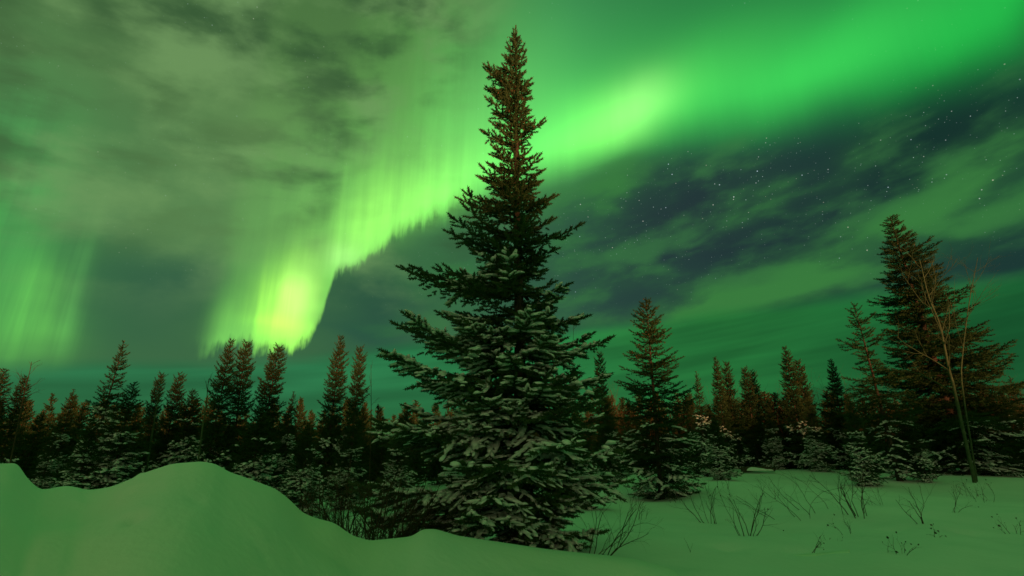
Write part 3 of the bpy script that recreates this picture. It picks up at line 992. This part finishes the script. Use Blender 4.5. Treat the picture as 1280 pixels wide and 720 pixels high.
# -- the wood behind: each a tree, alike to the eye
for nm, sd, w, pw in (('far_a', 41, 1.1, 0.8), ('far_b', 42, 0.85, 0.65), ('far_c', 43, 1.3, 0.9), ('far_d', 44, 1.0, 0.7)):
    kind(nm, sd, 7.0, cone_w(w, pw), whorl=0.36, nb=6, twig_gap=0.30, shoot=0.38, tmpl=SHOOT_FAR, ragged=0.3, needle=MAT_NEEDLE_FAR, cones=0.40)
rg = np.random.default_rng(77)
rows = [(35, 0.20, 0.98, 30, 2.6, 4.8), (29, 0.62, 1.0, 8, 2.4, 4.2), (26, -0.95, -0.20, 22, 2.8, 4.2), (31, -0.95, -0.02, 26, 3.2, 4.9), (38, -1.0, 0.12, 40, 3.8, 5.7), (38, 0.16, 1.05, 34, 3.8, 5.6),
        (47, -1.02, 1.05, 60, 4.6, 6.7), (58, -1.05, 1.08, 74, 5.5, 8.0)]
for Y, u0, u1, n, h0, h1 in rows:
    for i in range(n):
        u = u0 + (u1 - u0) * (i + rg.uniform(-0.35, 0.35) + 0.5) / n
        yy = Y * rg.uniform(0.94, 1.06)
        h = h0 + (h1 - h0) * rg.random() ** 1.3
        ms, H0 = KIND[('far_a', 'far_b', 'far_c', 'far_d')[rg.integers(0, 4)]]
        s = h / H0
        side = 'left' if u < -0.02 else 'right'
        plant_tree('spruce', ms, u * yy, yy, 'small dark distant spruce, one of many alike in the %s treeline' % side,
                   group='distant spruces of the %s treeline' % side, rz=rg.uniform(0, 6.28), s=s * rg.uniform(0.65, 1.35), sz=s, lean=R(rg.normal(0, 2.2)), lean_az=90)


# ------------------------------------------------------------------ bare trees, shrubs and stems
def on_ground(px, py):
    """the point of the snow field seen at px, py"""
    d = ray(px, py)
    lo, hi = 1.0, 200.0
    for t in np.linspace(2, 90, 1760):
        p = CAM + d * t
        if p[2] < ground_z(p[0], p[1]):
            return p
    return CAM + d * 60


def branchy(mb_, rg, p, d, L, r, depth, gnarl=0.25, nsub=4, spread=0.7, up=0.15, mat=0, sides=4, leaf=None):
    n = 6
    pts = [np.array(p, float)]
    d = np.array(d, float) / np.linalg.norm(d)
    for i in range(n):
        d = d + rg.normal(0, gnarl / n ** 0.5, 3) + np.array([0, 0, up / n])
        d /= np.linalg.norm(d)
        pts.append(pts[-1] + d * L / n)
    pts = np.array(pts)
    mb_.tube(pts, np.linspace(r, r * 0.45, n + 1), sides, mat)
    if depth > 0:
        for j in range(nsub):
            f = 0.25 + 0.75 * (j + rg.random()) / nsub
            i0 = min(int(f * n), n - 1)
            q = pts[i0] + (pts[i0 + 1] - pts[i0]) * (f * n - i0)
            t = pts[i0 + 1] - pts[i0]
            t /= np.linalg.norm(t)
            s = np.cross(t, rg.normal(0, 1, 3))
            s /= np.linalg.norm(s) + 1e-9
            a = spread * rg.uniform(0.6, 1.2)
            branchy(mb_, rg, q, t * math.cos(a) + s * math.sin(a), L * rg.uniform(0.35, 0.70) * (1.1 - 0.4 * f), r * 0.5 * (1.1 - 0.5 * f), depth - 1,
                    gnarl, max(2, nsub - 1), spread, up, mat, max(3, sides - 1), leaf)
    if leaf is not None and depth == 0:
        leaf.append((pts[-1], d))


def at_plane(px, py, Y):
    d = ray(px, py)
    return CAM + d * (Y / d[1])


def bare_tree(kind_name, px_pts, Y, r0, label, mat, seed, nsub=7, depth=2, cat='tree', spread=0.75, start=0.35, blen=0.3):
    """a leafless tree whose stem runs through the given points of the photograph"""
    rg_ = np.random.default_rng(seed)
    pts = np.array([at_plane(a, c, Y) for a, c in px_pts])
    base = pts[0].copy()
    base[2] = float(ground_z(base[0], base[1]))
    pts[0] = base - [0, 0, 0.1]
    f = np.linspace(0, len(pts) - 1, 22)
    sm = np.column_stack([np.interp(f, np.arange(len(pts)), pts[:, k]) for k in range(3)])
    sm[1:-1] = 0.25 * sm[:-2] + 0.5 * sm[1:-1] + 0.25 * sm[2:]
    sm[:, 1] += np.cumsum(rg_.normal(0, 0.012 * r0 / 0.06, 22))
    sm -= base
    H_ = sm[-1, 2]
    root = bpy.data.objects.new(kind_name, None)
    COL.objects.link(root)
    root.location = base
    tag(root, label, cat)
    tm = MB()
    tm.tube(sm, np.linspace(r0, r0 * 0.25, 22), 7)
    link('trunk', tm.mesh('trunk', [mat], True), root)
    bm_ = MB()
    for j in range(nsub):
        q = start + (1 - start) * (j + rg_.random() * 0.8) / nsub
        i0 = min(int(q * 21), 20)
        p = sm[i0]
        a = rg_.uniform(0, 6.28)
        t = sm[i0 + 1] - sm[i0]
        t /= np.linalg.norm(t)
        o = np.array([math.cos(a), math.sin(a) * 0.8, 0])
        branchy(bm_, rg_, p, t * math.cos(spread) + o * math.sin(spread), H_ * blen * (1.25 - 0.75 * q) * rg_.uniform(0.7, 1.2), r0 * 0.42 * (1.15 - 0.6 * q), depth, 0.3, 4, 0.6, 0.2)
    if nsub:
        link('branches', bm_.mesh('branches', [mat], True), root)
    return root


bare_tree('bare_aspen', [(1219, 604), (1203, 535), (1188, 473), (1175, 407), (1160, 374), (1149, 325)], 22.5, 0.075,
          'pale leafless aspen leaning left in front of the broad dark spruce', MAT_ASPEN, 3, nsub=13, depth=2, start=0.36, blen=0.30)
bare_tree('bare_aspen', [(1203, 535), (1199, 470), (1205, 420), (1212, 372), (1222, 322)], 22.7, 0.035,
          'thin pale leafless stem forking to the right beside the leaning aspen', MAT_ASPEN, 8, nsub=9, depth=2, start=0.4, blen=0.28)
bare_tree('bare_sapling', [(249, 590), (252, 545), (257, 510), (261, 474)], 16.0, 0.030,
          'pale bare sapling standing left of the twin rusty-topped spruces', MAT_ASPEN, 4, nsub=7, depth=1, start=0.55, blen=0.20)
bare_tree('bare_sapling', [(186, 590), (190, 545), (196, 508), (203, 470)], 18.0, 0.035,
          'pale bare stem leaning right against the very thin spruce', MAT_ASPEN, 5, nsub=4, depth=1, start=0.6, blen=0.16)
bare_tree('bare_sapling', [(14, 590), (22, 530), (30, 490), (38, 452)], 21.0, 0.035,
          'dark bare sapling with fine twigs beside the slim spruce at the left edge', MAT_TWIG, 6, nsub=8, depth=1, start=0.5, blen=0.2)
bare_tree('bare_sapling', [(464, 590), (464, 530), (464, 490), (464, 456)], 20.0, 0.02,
          'hair-thin bare stem right of the narrow rusty-topped spruce', MAT_TWIG, 7, nsub=5, depth=1, start=0.5, blen=0.15)
bare_tree('bare_sapling', [(714, 560), (715, 500), (716, 450), (717, 398)], 14.0, 0.014,
          'thin dead stem sticking up behind the right boughs of the tallest spruce', MAT_TWIG, 17, nsub=4, depth=1, start=0.4, blen=0.12)


def shrub(kind_name, px, py, n, H_, lean_, label, seed, mat=None, cat='shrub', base_r=0.25, Y=None, depth=1, r=0.006, nsub=4, group=None, dirx=0.0, leaves=0):
    rg_ = np.random.default_rng(seed)
    if Y is None:
        p0 = on_ground(px, py)
    else:
        p0 = at_plane(px, py, Y)
        p0[2] = float(ground_z(p0[0], p0[1]))
    m_ = MB()
    tips = []
    for i in range(n):
        a = rg_.uniform(0, 6.28)
        rr = base_r * math.sqrt(rg_.random())
        q = np.array([math.cos(a) * rr, math.sin(a) * rr, 0.0])
        q[2] = float(ground_z(p0[0] + q[0], p0[1] + q[1])) - p0[2] - 0.05
        d = np.array([q[0] / max(base_r, 0.01) * lean_ + rg_.normal(0, lean_ * 0.5) + dirx, q[1] / max(base_r, 0.01) * lean_ + rg_.normal(0, lean_ * 0.4), 1.0])
        branchy(m_, rg_, q, d, H_ * rg_.uniform(0.55, 1.1), r * rg_.uniform(0.7, 1.3), depth, 0.42, nsub, 0.75, 0.12, 0, 4, tips if leaves else None)
    if leaves and tips:
        P_ = np.array([t[0] for t in tips])
        D_ = np.array([t[1] for t in tips]) + rg_.normal(0, 0.5, (len(tips), 3))
        sel = rg_.random(len(P_)) < leaves
        lv = np.array([[0, 0, 0], [0.5, 0.32, 0.12], [1, 0, -0.1], [0.5, -0.32, 0.1], [0.5, 0, -0.05]])
        lf = np.array([[0, 4, 1], [1, 4, 2], [2, 4, 3], [3, 4, 0]])
        m_.scatter(lv, lf, P_[sel], D_[sel], rg_.normal(0, 1, (sel.sum(), 3)), rg_.uniform(0.03, 0.06, sel.sum()), 1)
    o = link(kind_name, m_.mesh(kind_name, [mat or MAT_TWIG, MAT_LEAF], True), None, p0)
    tag(o, label, cat, group)
    return o


shrub('willow_shrub', 452, 655, 130, 1.4, 0.60, 'dense dark willow shrub of many bare stems behind the dip of the bank', 1, base_r=0.6, Y=7.3, depth=2, r=0.010, nsub=4)
shrub('willow_shrub', 405, 645, 30, 0.95, 0.6, 'small fine-twigged shrub at the left foot of the dense willow shrub', 2, base_r=0.35, Y=7.8, depth=2, r=0.006)
shrub('willow_shrub', 520, 650, 12, 0.75, 0.45, 'few thin bare stems at the left foot of the tallest spruce', 12, base_r=0.35, Y=7.8, depth=2, r=0.007)
shrub('willow_shrub', 745, 692, 9, 0.95, 0.30, 'bare twiggy shrub at the right foot of the tallest spruce, bending right', 3, base_r=0.16, Y=8.0, depth=2, r=0.007, dirx=0.45)
shrub('bare_shrub', 888, 655, 7, 1.0, 0.14, 'three or four straight bare stems leaning left out of the open snow', 4, base_r=0.2, depth=2, r=0.008, nsub=3, dirx=-0.22)
shrub('bare_shrub', 935, 670, 8, 1.0, 0.6, 'bare forked shrub in the middle of the open snow with fine twigs', 5, base_r=0.14, depth=2, r=0.008, nsub=3, leaves=0.2)
shrub('bare_shrub', 985, 648, 5, 1.15, 0.55, 'low bare twigs leaning left across the snow between forked shrub and dark stems', 6, base_r=0.5, depth=2, r=0.008, nsub=3, dirx=-0.7)
shrub('bare_shrub', 1075, 645, 8, 1.35, 0.25, 'dark upright bare stems in front of the thin open spruce', 7, base_r=0.4, depth=2, r=0.012, nsub=4, dirx=-0.1)
shrub('bare_shrub', 1030, 640, 4, 1.1, 0.5, 'single row of slanting twigs left of the dark upright stems', 8, base_r=0.6, depth=2, r=0.008, nsub=3, dirx=-0.6)
shrub('bare_shrub', 1152, 655, 4, 0.85, 0.5, 'small Y-shaped bare twig standing in the snow below the leaning aspen', 9, base_r=0.08, depth=2, r=0.009, nsub=3)
shrub('leafy_sprig', 1122, 692, 5, 0.30, 0.5, 'tiny sprig with withered leaves poking out of the snow in the foreground', 10, cat='plant', base_r=0.12, depth=1, r=0.004, nsub=3, leaves=0.9)
shrub('leafy_sprig', 1270, 668, 5, 0.42, 0.6, 'withered sprig with dark leaves cut by the right edge', 11, cat='plant', base_r=0.14, depth=1, r=0.005, nsub=3, leaves=0.7)
shrub('leafy_sprig', 1040, 676, 4, 0.16, 0.7, 'tiniest withered sprig, barely out of the snow left of the leafy one', 13, cat='plant', base_r=0.1, depth=1, r=0.004, nsub=2, leaves=0.8)
shrub('leafy_sprig', 862, 690, 2, 0.30, 0.2, 'lone thin dry stalk in the near snow left of the forked shrub', 14, cat='plant', base_r=0.04, depth=0, r=0.004, nsub=2)
shrub('leafy_sprig', 1215, 620, 5, 0.5, 0.6, 'dark low twigs with leaves at the foot of the leaning aspen', 15, cat='plant', base_r=0.4, depth=1, r=0.006, nsub=3, leaves=0.6)
for k, (px, py, n, H_, r_, dx_, lv, lb) in enumerate([
        (845, 628, 4, 0.7, 0.2, -0.3, 0.0, 'small bare twigs close to the foot of the bushy rusty-topped spruce'),
        (965, 622, 4, 0.8, 0.3, -0.4, 0.0, 'fine bare twigs just in front of the fallen log'),
        (1008, 690, 2, 0.35, 0.08, 0.3, 0.3, 'lone short bent twig low in the snow, left of the tiniest sprig'),
        (1105, 632, 5, 0.9, 0.35, -0.2, 0.1, 'bare twigs leaning left just right of the dark upright stems'),
        (1185, 640, 4, 0.7, 0.25, 0.4, 0.2, 'twigs leaning right past the small Y-shaped twig'),
        (1235, 628, 5, 0.6, 0.3, 0.3, 0.5, 'leafy twigs right of the foot of the leaning aspen'),
        (800, 650, 4, 0.6, 0.2, 0.3, 0.0, 'thin bare twigs between the bent shrub and the leaning stems'),
        (1060, 668, 3, 0.45, 0.15, -0.4, 0.4, 'small twig with two or three dry leaves below the dark upright stems'),
        (905, 612, 4, 0.6, 0.3, 0.1, 0.0, 'bare twigs at the foot of the snow-flecked young spruce'),
        (1170, 672, 2, 0.22, 0.05, 0.2, 0.8, 'very small dry sprig right of the foreground leafy sprig')]):
    shrub('bare_shrub', px, py, n, H_, 0.45, lb, 80 + k, base_r=r_, depth=2, r=0.006, nsub=3, dirx=dx_, leaves=lv)
for k, (px, Y, n, H_, lb) in enumerate([
        (738, 30, 26, 4.6, 'reddish leafless thicket glowing behind the right shoulder of the tallest spruce'),
        (915, 37, 22, 5.0, 'reddish leafless thicket between the slim pair and the columnar spruces'),
        (957, 36, 22, 4.8, 'reddish leafless thicket between the columnar spruces and the tall rusty one'),
        (1095, 34, 20, 5.2, 'reddish leafless thicket seen through the boughs of the broad spruce'),
        (1262, 33, 22, 5.0, 'reddish leafless thicket at the right edge behind the broad spruce'),
        (840, 35, 16, 4.6, 'reddish leafless thicket behind the bushy rusty-topped spruce')]):
    shrub('bare_thicket', px, 560, n, H_, 0.22, lb, 60 + k, mat=MAT_RED, base_r=1.3, Y=Y, depth=2, r=0.022, nsub=5)


# a fallen stem under snow, and snow humps at the edge of the clearing
def snow_hump(px, py, lx, ly, h, label, seed, log=False):
    p0 = on_ground(px, py)
    rg_ = np.random.default_rng(seed)
    nu, nv = 40, 12
    vs, fs = [], []
    for j in range(nv + 1):
        ph = j / nv * math.pi / 2
        for i in range(nu):
            th = 2 * math.pi * i / nu
            k_ = 1 + 0.12 * math.sin(3 * th + seed) + 0.07 * math.sin(5 * th + 2 * seed)
            vs.append([lx * math.cos(th) * math.cos(ph) * k_, ly * math.sin(th) * math.cos(ph) * k_, h * math.sin(ph) ** (1 if log else 2.2) * (1 + 0.2 * math.sin(2 * th + seed)) - 0.05])
    for j in range(nv):
        for i in range(nu):
            a, b_ = j * nu + i, j * nu + (i + 1) % nu
            fs += [[a, b_, b_ + nu], [a, b_ + nu, a + nu]]
    m_ = MB()
    m_.add(vs, fs, 0)
    if not log:
        o = link('snow_hump', m_.mesh('snow_hump', [MAT_SNOW], True), None, p0)
        tag(o, label, 'snow mound')
        return
    root = bpy.data.objects.new('fallen_log', None)
    COL.objects.link(root)
    root.location = p0
    tag(root, label, 'log')
    lm = MB()
    lm.tube([[-lx * 1.15, 0.1, 0.14], [-lx * 0.4, -0.02, 0.2], [lx * 0.4, -0.05, 0.22], [lx * 1.2, 0.05, 0.16]], [0.15, 0.15, 0.13, 0.10], 9)
    link('log', lm.mesh('log', [MAT_BARK], True), root)
    c = link('snow', m_.mesh('snow', [MAT_BOUGH_SNOW], True), root)
    c.location = (0, 0, 0.16)


snow_hump(948, 591, 0.75, 0.30, 0.20, 'snow-capped fallen log at the far edge of the clearing', 1, log=True)
